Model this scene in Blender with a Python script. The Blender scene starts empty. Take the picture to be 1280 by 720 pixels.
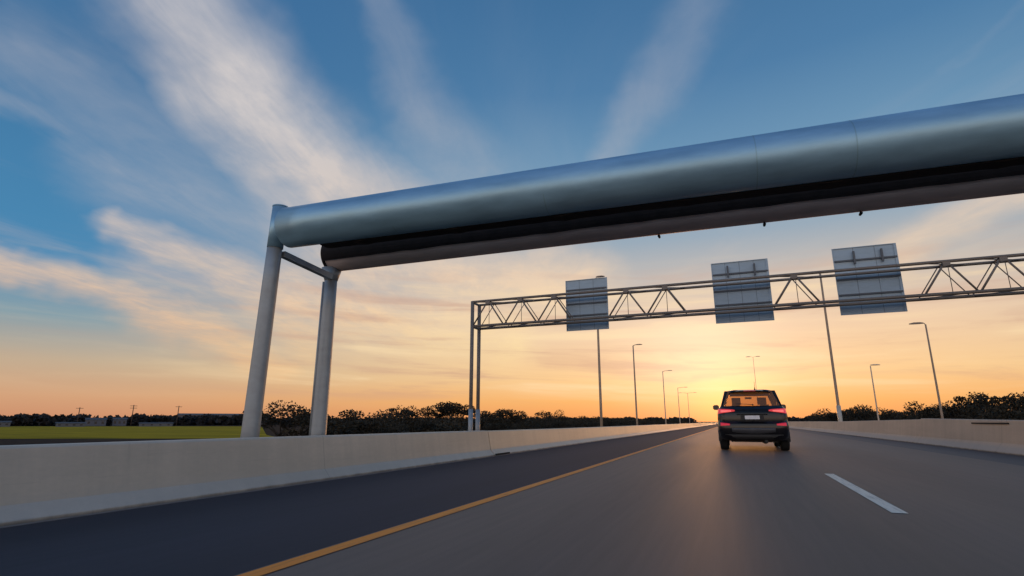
import bpy, bmesh, math, random
from mathutils import Vector, Matrix

random.seed(11)
R = math.radians
scene = bpy.context.scene
COL = scene.collection

# ----------------------------------------------------------------- helpers
def lin(r, g, b, a=1.0):
    f = lambda c: ((c / 255.0) / 12.92) if c / 255.0 <= 0.04045 else (((c / 255.0) + 0.055) / 1.055) ** 2.4
    return (f(r), f(g), f(b), a)

def link(o, parent=None):
    COL.objects.link(o)
    if parent:
        o.parent = parent
    return o

def tag(o, label=None, cat=None, group=None, kind=None):
    if label: o['label'] = label
    if cat: o['category'] = cat
    if group: o['group'] = group
    if kind: o['kind'] = kind
    return o

def empty(name, loc=(0, 0, 0), rz=0.0):
    o = bpy.data.objects.new(name, None)
    o.empty_display_size = 0.2
    o.location = loc
    o.rotation_euler = (0, 0, rz)
    return link(o)

def copy_tree(o, parent=None):
    c = o.copy()
    link(c, parent)
    for ch in list(o.children):
        copy_tree(ch, c)
    return c

class MB:
    """collects geometry for ONE mesh object"""
    def __init__(self):
        self.bm = bmesh.new()

    def box(self, x0, x1, y0, y1, z0, z1, mi=0):
        v = [self.bm.verts.new(p) for p in ((x0, y0, z0), (x1, y0, z0), (x1, y1, z0), (x0, y1, z0),
                                            (x0, y0, z1), (x1, y0, z1), (x1, y1, z1), (x0, y1, z1))]
        for q in ((0, 3, 2, 1), (4, 5, 6, 7), (0, 1, 5, 4), (1, 2, 6, 5), (2, 3, 7, 6), (3, 0, 4, 7)):
            f = self.bm.faces.new([v[i] for i in q]); f.material_index = mi
        return self

    def tube(self, p0, p1, r0, r1=None, n=16, cap=True, smooth=True, rings=1, mi=0):
        if r1 is None: r1 = r0
        p0, p1 = Vector(p0), Vector(p1)
        ax = (p1 - p0).normalized()
        ref = Vector((0, 0, 1)) if abs(ax.z) < 0.9 else Vector((1, 0, 0))
        a = ax.cross(ref).normalized(); b = ax.cross(a)
        prev = None; first = None
        for k in range(rings + 1):
            t = k / rings; c = p0.lerp(p1, t); r = r0 + (r1 - r0) * t
            ring = [self.bm.verts.new(c + (a * math.cos(2 * math.pi * i / n) + b * math.sin(2 * math.pi * i / n)) * r) for i in range(n)]
            if prev:
                for i in range(n):
                    f = self.bm.faces.new((prev[i], prev[(i + 1) % n], ring[(i + 1) % n], ring[i]))
                    f.smooth = smooth; f.material_index = mi
            else:
                first = ring
            prev = ring
        if cap:
            f = self.bm.faces.new(list(reversed(first))); f.material_index = mi
            f = self.bm.faces.new(prev); f.material_index = mi
        return self

    def bar(self, p0, p1, w, h=None):
        """rectangular bar between two points"""
        h = h or w
        p0, p1 = Vector(p0), Vector(p1)
        ax = (p1 - p0).normalized()
        ref = Vector((0, 0, 1)) if abs(ax.z) < 0.9 else Vector((0, 1, 0))
        a = ax.cross(ref).normalized() * w / 2; b = a.cross(ax).normalized() * h / 2
        v = []
        for c in (p0, p1):
            for s, t in ((-1, -1), (1, -1), (1, 1), (-1, 1)):
                v.append(self.bm.verts.new(c + a * s + b * t))
        for q in ((0, 3, 2, 1), (4, 5, 6, 7), (0, 1, 5, 4), (1, 2, 6, 5), (2, 3, 7, 6), (3, 0, 4, 7)):
            self.bm.faces.new([v[i] for i in q])
        return self

    def quad(self, a, b, c, d, mi=0, smooth=False):
        f = self.bm.faces.new([self.bm.verts.new(p) for p in (a, b, c, d)])
        f.material_index = mi; f.smooth = smooth
        return self

    def loft(self, sections, close=True, cap=True, smooth=True):
        rows = [[self.bm.verts.new(p) for p in s] for s in sections]
        n = len(rows[0])
        for a, b in zip(rows, rows[1:]):
            for i in range(n if close else n - 1):
                f = self.bm.faces.new((a[i], a[(i + 1) % n], b[(i + 1) % n], b[i])); f.smooth = smooth
        if cap and close:
            self.bm.faces.new(list(reversed(rows[0]))); self.bm.faces.new(rows[-1])
        return self

    def build(self, name, mats, parent=None, bevel=0, recalc=True, segs=2):
        if bevel:
            bmesh.ops.bevel(self.bm, geom=self.bm.edges[:], offset=bevel, segments=segs, affect='EDGES', profile=0.6)
        if recalc:
            bmesh.ops.recalc_face_normals(self.bm, faces=self.bm.faces[:])
        me = bpy.data.meshes.new(name)
        self.bm.to_mesh(me); self.bm.free()
        for m in (mats if isinstance(mats, (list, tuple)) else [mats]):
            me.materials.append(m)
        return link(bpy.data.objects.new(name, me), parent)

def auto_smooth(o, ang=35):
    me = o.data
    me.polygons.foreach_set('use_smooth', [True] * len(me.polygons))
    try:
        me.set_sharp_from_angle(angle=R(ang))
    except Exception:
        pass
    return o

# ----------------------------------------------------------------- node helper
class NT:
    def __init__(self, tree):
        self.t = tree
    def new(self, typ, **kw):
        n = self.t.nodes.new(typ)
        for k, v in kw.items(): setattr(n, k, v)
        return n
    def put(self, sock, v):
        if isinstance(v, bpy.types.NodeSocket): self.t.links.new(v, sock)
        elif v is not None: sock.default_value = v
    def m(self, op, a, b=None, c=None, clamp=False):
        n = self.new('ShaderNodeMath', operation=op, use_clamp=clamp)
        for i, v in enumerate((a, b, c)): self.put(n.inputs[i], v)
        return n.outputs[0]
    def smooth(self, x, lo, hi, a=0.0, b=1.0):
        n = self.new('ShaderNodeMapRange', interpolation_type='SMOOTHSTEP')
        self.put(n.inputs[0], x)
        for i, v in ((1, lo), (2, hi), (3, a), (4, b)): self.put(n.inputs[i], v)
        return n.outputs[0]
    def ramp(self, x, stops, interp='LINEAR'):
        n = self.new('ShaderNodeValToRGB'); cr = n.color_ramp; cr.interpolation = interp
        while len(cr.elements) < len(stops): cr.elements.new(0.5)
        for e, (p, c) in zip(cr.elements, stops): e.position = p; e.color = c
        self.put(n.inputs[0], x)
        return n.outputs[0]
    def mix(self, f, a, b, blend='MIX'):
        n = self.new('ShaderNodeMix', data_type='RGBA', blend_type=blend)
        self.put(n.inputs[0], f); self.put(n.inputs[6], a); self.put(n.inputs[7], b)
        return n.outputs[2]
    def noise(self, vec, scale, detail=4, rough=0.55, dist=0.0, out=0):
        n = self.new('ShaderNodeTexNoise')
        self.put(n.inputs['Vector'], vec)
        n.inputs['Scale'].default_value = scale; n.inputs['Detail'].default_value = detail
        n.inputs['Roughness'].default_value = rough; n.inputs['Distortion'].default_value = dist
        return n.outputs[out]
    def xyz(self, x, y, z=0.0):
        n = self.new('ShaderNodeCombineXYZ')
        for i, v in enumerate((x, y, z)): self.put(n.inputs[i], v)
        return n.outputs[0]
    def sep(self, v):
        n = self.new('ShaderNodeSeparateXYZ'); self.put(n.inputs[0], v); return n.outputs
    def mapping(self, v, scale=(1, 1, 1), rot=(0, 0, 0)):
        n = self.new('ShaderNodeMapping'); self.put(n.inputs[0], v)
        n.inputs['Scale'].default_value = scale; n.inputs['Rotation'].default_value = rot
        return n.outputs[0]

def material(name):
    m = bpy.data.materials.new(name); m.use_nodes = True
    t = m.node_tree
    b = t.nodes['Principled BSDF']
    return m, NT(t), b

def simple(name, col, rough=0.5, metal=0.0, spec=0.5, var=0.12, scale=6.0, emit=None, estr=0.0, bump=0.0, stretch=(1, 1, 1)):
    m, n, b = material(name)
    tc = n.new('ShaderNodeTexCoord').outputs['Object']
    v = n.noise(n.mapping(tc, stretch), scale, 6, 0.6)
    lo = tuple(c * (1 - var) for c in col[:3]) + (1,); hi = tuple(min(1, c * (1 + var)) for c in col[:3]) + (1,)
    n.put(b.inputs['Base Color'], n.ramp(v, [(0.3, lo), (0.7, hi)]))
    b.inputs['Roughness'].default_value = rough
    n.put(b.inputs['Roughness'], n.smooth(v, 0.2, 0.8, max(0.02, rough - 0.06), min(1, rough + 0.06)))
    b.inputs['Metallic'].default_value = metal
    b.inputs['Specular IOR Level'].default_value = spec
    if emit:
        b.inputs['Emission Color'].default_value = emit; b.inputs['Emission Strength'].default_value = estr
    if bump:
        bn = n.new('ShaderNodeBump'); bn.inputs['Strength'].default_value = bump; bn.inputs['Distance'].default_value = 0.01
        n.put(bn.inputs['Height'], v); n.put(b.inputs['Normal'], bn.outputs[0])
    return m

# ----------------------------------------------------------------- materials
def asphalt_mat(name, base, warm, rough):
    # stretched streaks, patches, oil stains, a tarred joint
    m, n, b = material(name)
    P = n.new('ShaderNodeNewGeometry').outputs['Position']
    streak = n.noise(n.mapping(P, (2.2, 0.045, 1)), 1.0, 5, 0.6)
    patch = n.noise(n.mapping(P, (0.35, 0.06, 1)), 1.0, 4, 0.55)
    grain = n.noise(P, 95.0, 3, 0.7)
    fine = n.noise(n.mapping(P, (14.0, 0.5, 1)), 1.0, 4, 0.6)
    f = n.m('ADD', n.m('MULTIPLY', streak, 0.45), n.m('MULTIPLY', patch, 0.55))
    c = n.mix(n.smooth(f, 0.32, 0.68), base, warm)
    k = n.m('ADD', 0.58, n.m('ADD', n.m('MULTIPLY', grain, 0.36), n.m('MULTIPLY', fine, 0.46)))
    # wheel tracks, polished slightly darker
    sx = n.sep(P)[0]
    track = n.m('SINE', n.m('MULTIPLY', n.m('ADD', sx, 0.6), 2 * math.pi / 1.88))
    k = n.m('MULTIPLY', k, n.m('ADD', 1.0, n.m('MULTIPLY', track, 0.075)))
    c = n.mix(1.0, c, n.new('ShaderNodeCombineColor').outputs[0], 'MULTIPLY')
    cc = c.node.inputs[7].links[0].from_node
    for i in range(3): n.put(cc.inputs[i], k)
    oil = n.smooth(n.noise(n.mapping(P, (0.9, 0.22, 1)), 1.0, 6, 0.7, 0.6), 0.60, 0.74)
    c = n.mix(n.m('MULTIPLY', oil, 0.38), c, (0.03, 0.028, 0.03, 1))
    n.put(b.inputs['Base Color'], c)
    n.put(b.inputs['Roughness'], n.smooth(f, 0.3, 0.7, rough - 0.05, rough + 0.05))
    b.inputs['Specular IOR Level'].default_value = 0.5
    bn = n.new('ShaderNodeBump'); bn.inputs['Strength'].default_value = 0.14; bn.inputs['Distance'].default_value = 0.006
    n.put(bn.inputs['Height'], n.noise(n.mapping(P, (60, 26, 60)), 1.0, 3, 0.7))
    n.put(b.inputs['Normal'], bn.outputs[0])
    return m

M = {}
M['lane'] = asphalt_mat('asphalt_lane', (0.124, 0.083, 0.065, 1), (0.166, 0.111, 0.086, 1), 0.62)
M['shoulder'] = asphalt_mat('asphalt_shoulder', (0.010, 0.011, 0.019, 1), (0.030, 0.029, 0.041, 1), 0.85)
M['shoulder_r'] = asphalt_mat('asphalt_shoulder_right', (0.035, 0.034, 0.040, 1), (0.052, 0.049, 0.052, 1), 0.62)

def paint_mat(name, col, wear):
    m, n, b = material(name)
    P = n.new('ShaderNodeNewGeometry').outputs['Position']
    v = n.noise(n.mapping(P, (34, 1.6, 1)), 1.0, 7, 0.75)
    n.put(b.inputs['Base Color'], n.mix(n.smooth(v, 0.46, 0.72, 0, wear), col, (0.07, 0.06, 0.06, 1)))
    b.inputs['Roughness'].default_value = 0.6
    return m
M['yellow'] = paint_mat('yellow_line_paint', (1.0, 0.27, 0.008, 1), 0.40)
M['white_line'] = paint_mat('white_line_paint', (0.88, 0.75, 0.60, 1), 0.55)

def concrete_mat(name, a, c2, toe_light, rough=0.8, spec=0.25):
    m, n, b = material(name)
    P = n.new('ShaderNodeNewGeometry').outputs['Position']
    s = n.sep(P)
    big = n.noise(n.mapping(P, (1, 0.16, 1.2)), 1.0, 5, 0.6)
    drip = n.noise(n.mapping(P, (1, 3.0, 0.25)), 1.0, 5, 0.65)
    fine = n.noise(n.mapping(P, (25, 9, 25)), 1.0, 5, 0.7)
    f = n.m('ADD', n.m('ADD', n.m('MULTIPLY', big, 0.5), n.m('MULTIPLY', drip, 0.32)), n.m('MULTIPLY', fine, 0.18))
    c = n.mix(n.smooth(f, 0.36, 0.64), a, c2)
    # greyer toe, darker at the very foot
    toe = n.smooth(n.m('ADD', s[2], n.m('MULTIPLY', n.m('SUBTRACT', fine, 0.5), 0.05)), 0.13, 0.24, 1, 0)
    c = n.mix(n.m('MULTIPLY', toe, toe_light), c, (0.46, 0.41, 0.36, 1))
    scuff = n.noise(n.mapping(P, (4, 0.35, 26)), 1.0, 5, 0.7, 0.4)
    band = n.m('MULTIPLY', n.smooth(s[2], 0.16, 0.30), n.smooth(s[2], 0.36, 0.55, 1, 0))
    c = n.mix(n.m('MULTIPLY', n.smooth(scuff, 0.60, 0.72), n.m('MULTIPLY', band, 0.30)), c, (0.12, 0.11, 0.10, 1))
    stain = n.smooth(n.noise(n.mapping(P, (1, 5.5, 0.5)), 1.0, 6, 0.7), 0.58, 0.75)
    c = n.mix(n.m('MULTIPLY', stain, n.smooth(s[2], 0.15, 0.60, 0.05, 0.30)), c, (0.17, 0.15, 0.13, 1))
    foot = n.smooth(n.m('ADD', s[2], n.m('MULTIPLY', n.m('SUBTRACT', drip, 0.5), 0.06)), 0.0, 0.045, 0.75, 0)
    c = n.mix(foot, c, (0.07, 0.065, 0.06, 1))
    # contraction joints every six metres
    ph = n.m('ABSOLUTE', n.m('SUBTRACT', n.m('FRACT', n.m('DIVIDE', n.m('ADD', s[1], 11.35), 12.0)), 0.5))
    joint = n.smooth(ph, 0.0003, 0.0010, 0.28, 0)
    c = n.mix(joint, c, (0.08, 0.075, 0.07, 1))
    n.put(b.inputs['Base Color'], c)
    b.inputs['Roughness'].default_value = rough
    b.inputs['Specular IOR Level'].default_value = spec
    bn = n.new('ShaderNodeBump'); bn.inputs['Strength'].default_value = 0.25; bn.inputs['Distance'].default_value = 0.006
    n.put(bn.inputs['Height'], fine); n.put(b.inputs['Normal'], bn.outputs[0])
    return m
M['barrier'] = concrete_mat('barrier_concrete', (0.46, 0.395, 0.31, 1), (0.60, 0.50, 0.39, 1), 0.30, 0.42, 0.8)
M['barrier_sunlit'] = concrete_mat('barrier_concrete_sunlit', (0.60, 0.46, 0.33, 1), (0.72, 0.56, 0.40, 1), 0.30, 0.42, 0.9)  # warmer, paler copy; the low sun's warmth is put into the colour
M['barrier_r'] = concrete_mat('barrier_concrete_right', (0.56, 0.40, 0.285, 1), (0.68, 0.49, 0.345, 1), 0.6)
M['dark'] = simple('flat_black', (0.012, 0.011, 0.011), 0.9, var=0.3)
M['gutter'] = simple('gutter_strip', (0.19, 0.18, 0.18), 0.9, var=0.2, scale=8)

def galv(name, col, rough, metal, seam=None):
    m, n, b = material(name)
    P = n.new('ShaderNodeTexCoord').outputs['Object']
    v = n.noise(n.mapping(P, (0.7, 3, 3)), 1.0, 6, 0.6)
    fine = n.noise(P, 40, 3, 0.6)
    lo = tuple(c * 0.82 for c in col) + (1,); hi = tuple(min(1, c * 1.12) for c in col) + (1,)
    c = n.ramp(v, [(0.3, lo), (0.7, hi)])
    if seam:
        ph = n.m('ABSOLUTE', n.m('SUBTRACT', n.m('FRACT', n.m('DIVIDE', n.sep(P)[0], seam)), 0.5))
        c = n.mix(n.smooth(ph, 0.002, 0.006, 0.45, 0), c, (0.03, 0.03, 0.035, 1))
    n.put(b.inputs['Base Color'], c)
    b.inputs['Metallic'].default_value = metal
    n.put(b.inputs['Roughness'], n.smooth(n.m('ADD', n.m('MULTIPLY', v, 0.7), n.m('MULTIPLY', fine, 0.3)), 0.3, 0.7, rough - 0.06, rough + 0.07))
    return m
M['tube'] = galv('brushed_steel_tube', (0.33, 0.53, 0.66), 0.43, 0.55)
M['weld'] = galv('weld_band', (0.29, 0.46, 0.54), 0.5, 0.55)
M['tube_dim'] = galv('weathered_steel_tube', (0.70, 0.55, 0.49), 0.6, 0.2)
M['post'] = galv('galvanised_post', (0.34, 0.36, 0.37), 0.5, 0.35)
M['truss'] = galv('galvanised_truss', (0.23, 0.19, 0.16), 0.6, 0.25)
M['sign_back'] = galv('aluminium_sign_back', (0.33, 0.42, 0.50), 0.5, 0.4)
M['rail'] = galv('sign_rail_metal', (0.12, 0.13, 0.145), 0.6, 0.3)
M['lamp'] = galv('lamp_pole_metal', (0.46, 0.33, 0.23), 0.65, 0.1)
M['lamp_hazed'] = galv('lamp_pole_hazed_metal', (0.74, 0.54, 0.38), 0.7, 0.05)  # far lamps lightened, distance haze put into the colour
M['lamp_dark'] = galv('lamp_pole_dark_metal', (0.42, 0.30, 0.21), 0.65, 0.1)
M['matt_black'] = simple('black_shell', (0.020, 0.015, 0.014), 0.75, var=0.35, scale=3, spec=0.2)
M['wood_pole'] = simple('wood_pole', (0.06, 0.045, 0.035), 0.9)

def leaf_mat(name, a, b2):
    m, n, b = material(name)
    P = n.new('ShaderNodeNewGeometry').outputs['Position']
    v = n.noise(P, 1.1, 3, 0.6)
    rnd = n.new('ShaderNodeObjectInfo').outputs['Random']
    f = n.m('ADD', n.m('MULTIPLY', v, 0.75), n.m('MULTIPLY', rnd, 0.25))
    n.put(b.inputs['Base Color'], n.ramp(f, [(0.3, a), (0.7, b2)]))
    b.inputs['Roughness'].default_value = 0.8
    b.inputs['Specular IOR Level'].default_value = 0.15
    return m
M['leaf'] = leaf_mat('dark_foliage', (0.034, 0.028, 0.019, 1), (0.066, 0.053, 0.034, 1))
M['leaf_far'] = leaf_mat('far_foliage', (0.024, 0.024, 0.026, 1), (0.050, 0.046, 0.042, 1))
M['bark'] = simple('bark', (0.045, 0.035, 0.027), 0.95, bump=0.4)

# ----------------------------------------------------------------- ground and road
def ground_mat():
    m, n, b = material('scrub_ground')
    P = n.new('ShaderNodeNewGeometry').outputs['Position']
    v = n.noise(P, 0.06, 7, 0.65); w = n.noise(P, 1.3, 5, 0.65)
    f = n.m('ADD', n.m('MULTIPLY', v, 0.6), n.m('MULTIPLY', w, 0.4))
    bounce_mask = n.smooth(n.sep(P)[1], 22, 8)  # ground out of view made paler to bounce light up onto the gantry
    gcol = n.ramp(f, [(0.34, (0.020, 0.012, 0.010, 1)), (0.52, (0.034, 0.020, 0.016, 1)), (0.68, (0.05, 0.044, 0.018, 1))])
    n.put(b.inputs['Base Color'], n.mix(bounce_mask, gcol, (0.20, 0.165, 0.12, 1)))
    b.inputs['Roughness'].default_value = 1.0; b.inputs['Specular IOR Level'].default_value = 0.05
    return m
M['ground'] = ground_mat()

def field_mat():
    m, n, b = material('mown_grass')
    P = n.new('ShaderNodeNewGeometry').outputs['Position']
    v = n.noise(n.mapping(P, (0.010, 0.05, 1), (0, 0, R(-22))), 1.0, 6, 0.6)
    w = n.noise(P, 2.0, 4, 0.7)
    f = n.m('ADD', n.m('MULTIPLY', v, 0.82), n.m('MULTIPLY', w, 0.18))
    n.put(b.inputs['Base Color'], n.ramp(f, [(0.34, (0.22, 0.15, 0.008, 1)), (0.45, (0.46, 0.29, 0.010, 1)), (0.52, (0.30, 0.20, 0.010, 1)), (0.58, (0.56, 0.35, 0.012, 1)), (0.70, (0.24, 0.16, 0.008, 1))]))
    b.inputs['Roughness'].default_value = 1.0; b.inputs['Specular IOR Level'].default_value = 0.05
    return m
M['field'] = field_mat()

def sheet(name, prof, ys, mat):
    g = MB()
    rows = [[g.bm.verts.new((x, y, z)) for x, z in prof] for y in ys]
    for a, b in zip(rows, rows[1:]):
        for i in range(len(prof) - 1):
            f = g.bm.faces.new((a[i], a[i + 1], b[i + 1], b[i])); f.smooth = True
    o = g.build(name, mat, recalc=False)
    return tag(o, kind='structure')

GZ = -2.5
sheet('ground', [(-9000, GZ), (-400, GZ), (-60, GZ), (-32, GZ), (-26, -2.3), (-19, -1.5), (-12, -0.5), (-9, -0.12), (-6.2, -0.05),
                 (0, -0.05), (7.4, -0.05), (10, -0.2), (14, -0.8), (22, -1.6), (30, -2.0), (60, GZ), (400, GZ), (9000, GZ)],
      [-600, -100, 0, 60, 150, 400, 1200, 4000, 12000], M['ground'])

fl = MB()
FP = [(-330, -20), (-138, 66), (-112, 77), (-84, 88), (-112, 112), (-310, 305), (-332, 300), (-420, 265), (-484, 238), (-900, 40), (-620, -150)]
fl.bm.faces.new([fl.bm.verts.new((x, y, GZ + 0.03)) for x, y in FP])
o = fl.build('grass_field', M['field']); o['kind'] = 'structure'
if o.data.polygons[0].normal.z < 0: o.data.flip_normals()

YR = [-40, 0, 40, 120, 400, 3500]
sheet('road', [(-2.56, 0), (0, 0), (4.9, 0)], YR, M['lane'])
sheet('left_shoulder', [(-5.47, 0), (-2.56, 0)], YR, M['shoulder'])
sheet('right_shoulder', [(4.9, 0), (6.42, 0)], YR, M['shoulder_r'])
# thin pale strip along the foot of the left barrier
g = MB(); g.box(-5.375, -5.345, -40, 600, -0.02, 0.006)
tag(g.build('kerb_strip', M['gutter']), kind='structure')

g = MB(); g.quad((-2.535, -40, 0.004), (-2.415, -40, 0.004), (-2.415, 3000, 0.004), (-2.535, 3000, 0.004))
tag(g.build('yellow_edge_line', M['yellow']), kind='structure')
dash = None
for k in range(16):
    y = 6.15 + 12.2 * k
    if dash is None:
        g = MB(); g.quad((-0.065, 0, 0.004), (0.065, 0, 0.004), (0.065, 4.1, 0.004), (-0.065, 4.1, 0.004))
        dash = g.build('lane_dash', M['white_line']); o = dash
    else:
        o = dash.copy(); link(o)
    o.location = (1.31, y, 0)
    tag(o, kind='structure', group='white dashes between the lanes')

# ----------------------------------------------------------------- barriers
def barrier(name, prof_fn, ys, mat, label, cat='barrier'):
    g = MB()
    rows = [[g.bm.verts.new((x, y, z)) for x, z in prof_fn(y)] for y in ys]
    n = len(rows[0])
    for a, b in zip(rows, rows[1:]):
        for i in range(n):
            g.bm.faces.new((a[i], a[(i + 1) % n], b[(i + 1) % n], b[i]))
    g.bm.faces.new(list(reversed(rows[0]))); g.bm.faces.new(rows[-1])
    root = empty(name, (0, 0, 0))
    tag(root, label, cat, 'concrete barriers along the highway')
    g.build('wall_body', mat, root)
    return root

def left_prof(top):
    def f(y):
        t = top - max(0.0, min(1.0, (y - 3) / 18.0)) * 0.03
        return [(-5.40, -0.04), (-5.40, 0.03), (-5.50, 0.145), (-5.575, t - 0.02), (-5.595, t),
                (-5.80, t), (-5.82, t - 0.02), (-5.95, 0.15), (-6.03, 0.03), (-6.03, -0.10)]
    return f
b1 = barrier('concrete_barrier', left_prof(0.605), [-30, -10, 0, 4, 8, 12.52], M['barrier'],
             'near stretch of pale concrete barrier on the left, below the tall gantry posts')
b2 = barrier('concrete_barrier', left_prof(0.595), [12.56, 16, 20, 40, 120, 900], M['barrier_sunlit'],
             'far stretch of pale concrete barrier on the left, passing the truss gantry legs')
g = MB(); g.box(-5.44, -5.385, 12.60, 13.5, 0.012, 0.05)
g.build('drain_slot', M['dark'], b2)

def right_prof(off):
    def f(y):
        if off == 0:
            t = 0.83 + (min(25.6, max(10.0, y)) - 17.4) * 0.0105
        else:
            t = 0.885 if y < 26 else 0.885 - min(1.0, (y - 26) / 17.0) * 0.07
        return [(6.33 + off, -0.04), (6.33 + off, 0.04), (6.50 + off, 0.255), (6.585 + off, t - 0.02), (6.61 + off, t),
                (6.84 + off, t), (6.86 + off, t - 0.02), (6.98 + off, 0.2), (7.06 + off, 0.03), (7.06 + off, -0.12)]
    return f
b3 = barrier('concrete_barrier', right_prof(0), [-30, 0, 10, 14, 18, 22, 25.6], M['barrier_r'],
             'near higher stretch of concrete barrier on the right, with a dark strip')
g = MB(); g.box(6.545, 6.60, 18.2, 20.6, 0.735, 0.775)
strip_obj = g.build('dark_strip', M['dark'], b3)  # narrow black bar on the face, just below the top edge
b4 = barrier('concrete_barrier', right_prof(0.012), [25.66, 30, 36, 43, 120, 900], M['barrier_r'],
             'far lower stretch of concrete barrier on the right, narrowing toward the car')

# ----------------------------------------------------------------- monotube gantry
GX0, GX1 = -11.0, 12.0
root = empty('toll_gantry', (GX0, 10.6, -0.35))
tag(root, 'massive overhead gantry of two thick steel tubes on tall round posts spanning the highway', 'gantry')
def P(x, y, z): return (x - GX0, y - 10.6, z + 0.35)      # world -> local of the toll gantry

def gantry_y(x): return 10.6 + (x + 11.0) * 0.033
# near tube
g = MB()
g.tube(P(-10.55, 10.608, 5.80), P(GX1 - .2, gantry_y(GX1), 5.73), 0.535, n=64, rings=24)
t1 = g.build('main_tube', M['tube'], root)
for xs in (-7.2, -3.4, 0.8, 2.45, 5.1, 8.6):
    y = gantry_y(xs); zc_ = 5.80 - (xs + 10.79) * 0.0031
    g = MB()
    g.tube(P(xs - 0.010, y, zc_), P(xs + 0.010, y + .001, zc_), 0.5375, n=64, cap=False)
    g.build('weld_seam', M['weld'], t1)
# rear tube with a black shell over the upper part of its near side
yb = lambda x: 12.95 + (x + 11.0) * 0.033
zb = lambda x: 5.75 + (x + 11.0) / 19.0 * 0.12
g = MB()
g.tube(P(-10.98, yb(-10.98), zb(-10.98)), P(GX1, yb(GX1), zb(GX1)), 0.50, n=64, rings=24)
t2 = g.build('main_tube', M['tube_dim'], root)
t2['label'] = 'rear tube, dull brown steel with a black shell on its near upper side'
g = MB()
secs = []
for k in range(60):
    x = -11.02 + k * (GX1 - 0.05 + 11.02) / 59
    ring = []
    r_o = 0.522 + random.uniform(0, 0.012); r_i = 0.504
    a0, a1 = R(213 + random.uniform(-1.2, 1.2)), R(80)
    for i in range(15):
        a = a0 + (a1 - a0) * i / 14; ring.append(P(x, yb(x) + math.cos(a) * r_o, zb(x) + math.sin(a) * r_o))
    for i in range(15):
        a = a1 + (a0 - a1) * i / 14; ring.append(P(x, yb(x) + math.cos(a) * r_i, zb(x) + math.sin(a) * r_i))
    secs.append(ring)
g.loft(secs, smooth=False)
g.build('black_shell', M['matt_black'], t2)
g = MB(); g.tube(P(-11.06, yb(-11), zb(-11)), P(-10.99, yb(-11), zb(-11)), 0.52, n=48)
g.build('end_plate', M['matt_black'], t2)
# lumpy black edge under the near tube's far flank, added to block sun glint
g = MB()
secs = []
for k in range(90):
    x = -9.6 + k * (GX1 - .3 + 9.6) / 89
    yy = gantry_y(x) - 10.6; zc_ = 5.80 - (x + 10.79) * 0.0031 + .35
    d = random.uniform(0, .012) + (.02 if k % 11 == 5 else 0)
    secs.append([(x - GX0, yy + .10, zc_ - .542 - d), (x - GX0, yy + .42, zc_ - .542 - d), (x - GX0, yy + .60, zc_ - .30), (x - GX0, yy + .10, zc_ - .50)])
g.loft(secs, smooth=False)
g.build('black_glint_shield', M['matt_black'], root)
# posts
for X, ylist in ((-11.0, (10.6, 12.92)), (GX1, (gantry_y(GX1), yb(GX1)))):
    g = MB()
    g.tube(P(X + (-.14 if X < 0 else .14), ylist[0], -0.36), P(X + (.03 if X < 0 else -.03), ylist[0], 5.30), 0.215, 0.190, n=40, rings=6)
    p = g.build('post', M['post'], root)
    g = MB()
    g.tube(P(X + (.04 if X < 0 else -.04), ylist[0], 5.28), P(X + (.08 if X < 0 else -.08), ylist[0], 6.42), 0.203, 0.200, n=40)
    g.tube(P(X + (.08 if X < 0 else -.08), ylist[0], 6.42), P(X + (.08 if X < 0 else -.08), ylist[0], 6.45), 0.205, n=40)
    g.tube(P(X + (.10 if X < 0 else -.10), ylist[0], 5.76), P(X + (.47 if X < 0 else -.47), ylist[0] + .01, 5.76), 0.19, 0.44, n=40)
    g.build('post_sleeve', M['tube'], p)
    g = MB()
    g.tube(P(X, ylist[1], -0.36), P(X, ylist[1], 4.95), 0.215, 0.185, n=40, rings=6)
    p = g.build('post', M['post'], root)
    g = MB()
    g.tube(P(X, ylist[1], 4.93), P(X, ylist[1], 5.32), 0.187, 0.30, n=40)
    g.build('saddle', M['post'], p)
    g = MB()
    g.tube(P(X - .19, ylist[1] - .13, -0.36), P(X - .165, ylist[1] - .12, 4.9), 0.035, n=10)
    g.build('conduit', M['post'], p)
    g = MB()
    g.bar(P(X + (.12 if X < 0 else -.12), ylist[0] + 0.2, 5.16), P(X + (.1 if X < 0 else -.1), ylist[1] - 0.15, 5.02), 0.16, 0.16)
    g.build('cross_brace', M['post'], root)
# small sensors hanging under the rear tube
for xs in (-1.33, 1.05, 3.0):
    g = MB()
    z0 = zb(xs) - 0.47
    g.tube(P(xs, yb(xs), z0), P(xs, yb(xs), z0 - 0.09), 0.014, n=8)
    g.tube(P(xs, yb(xs) - .06, z0 - 0.10), P(xs, yb(xs) + .07, z0 - 0.10), 0.034, 0.028, n=12)
    g.build('sensor', M['dark'], root)

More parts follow.
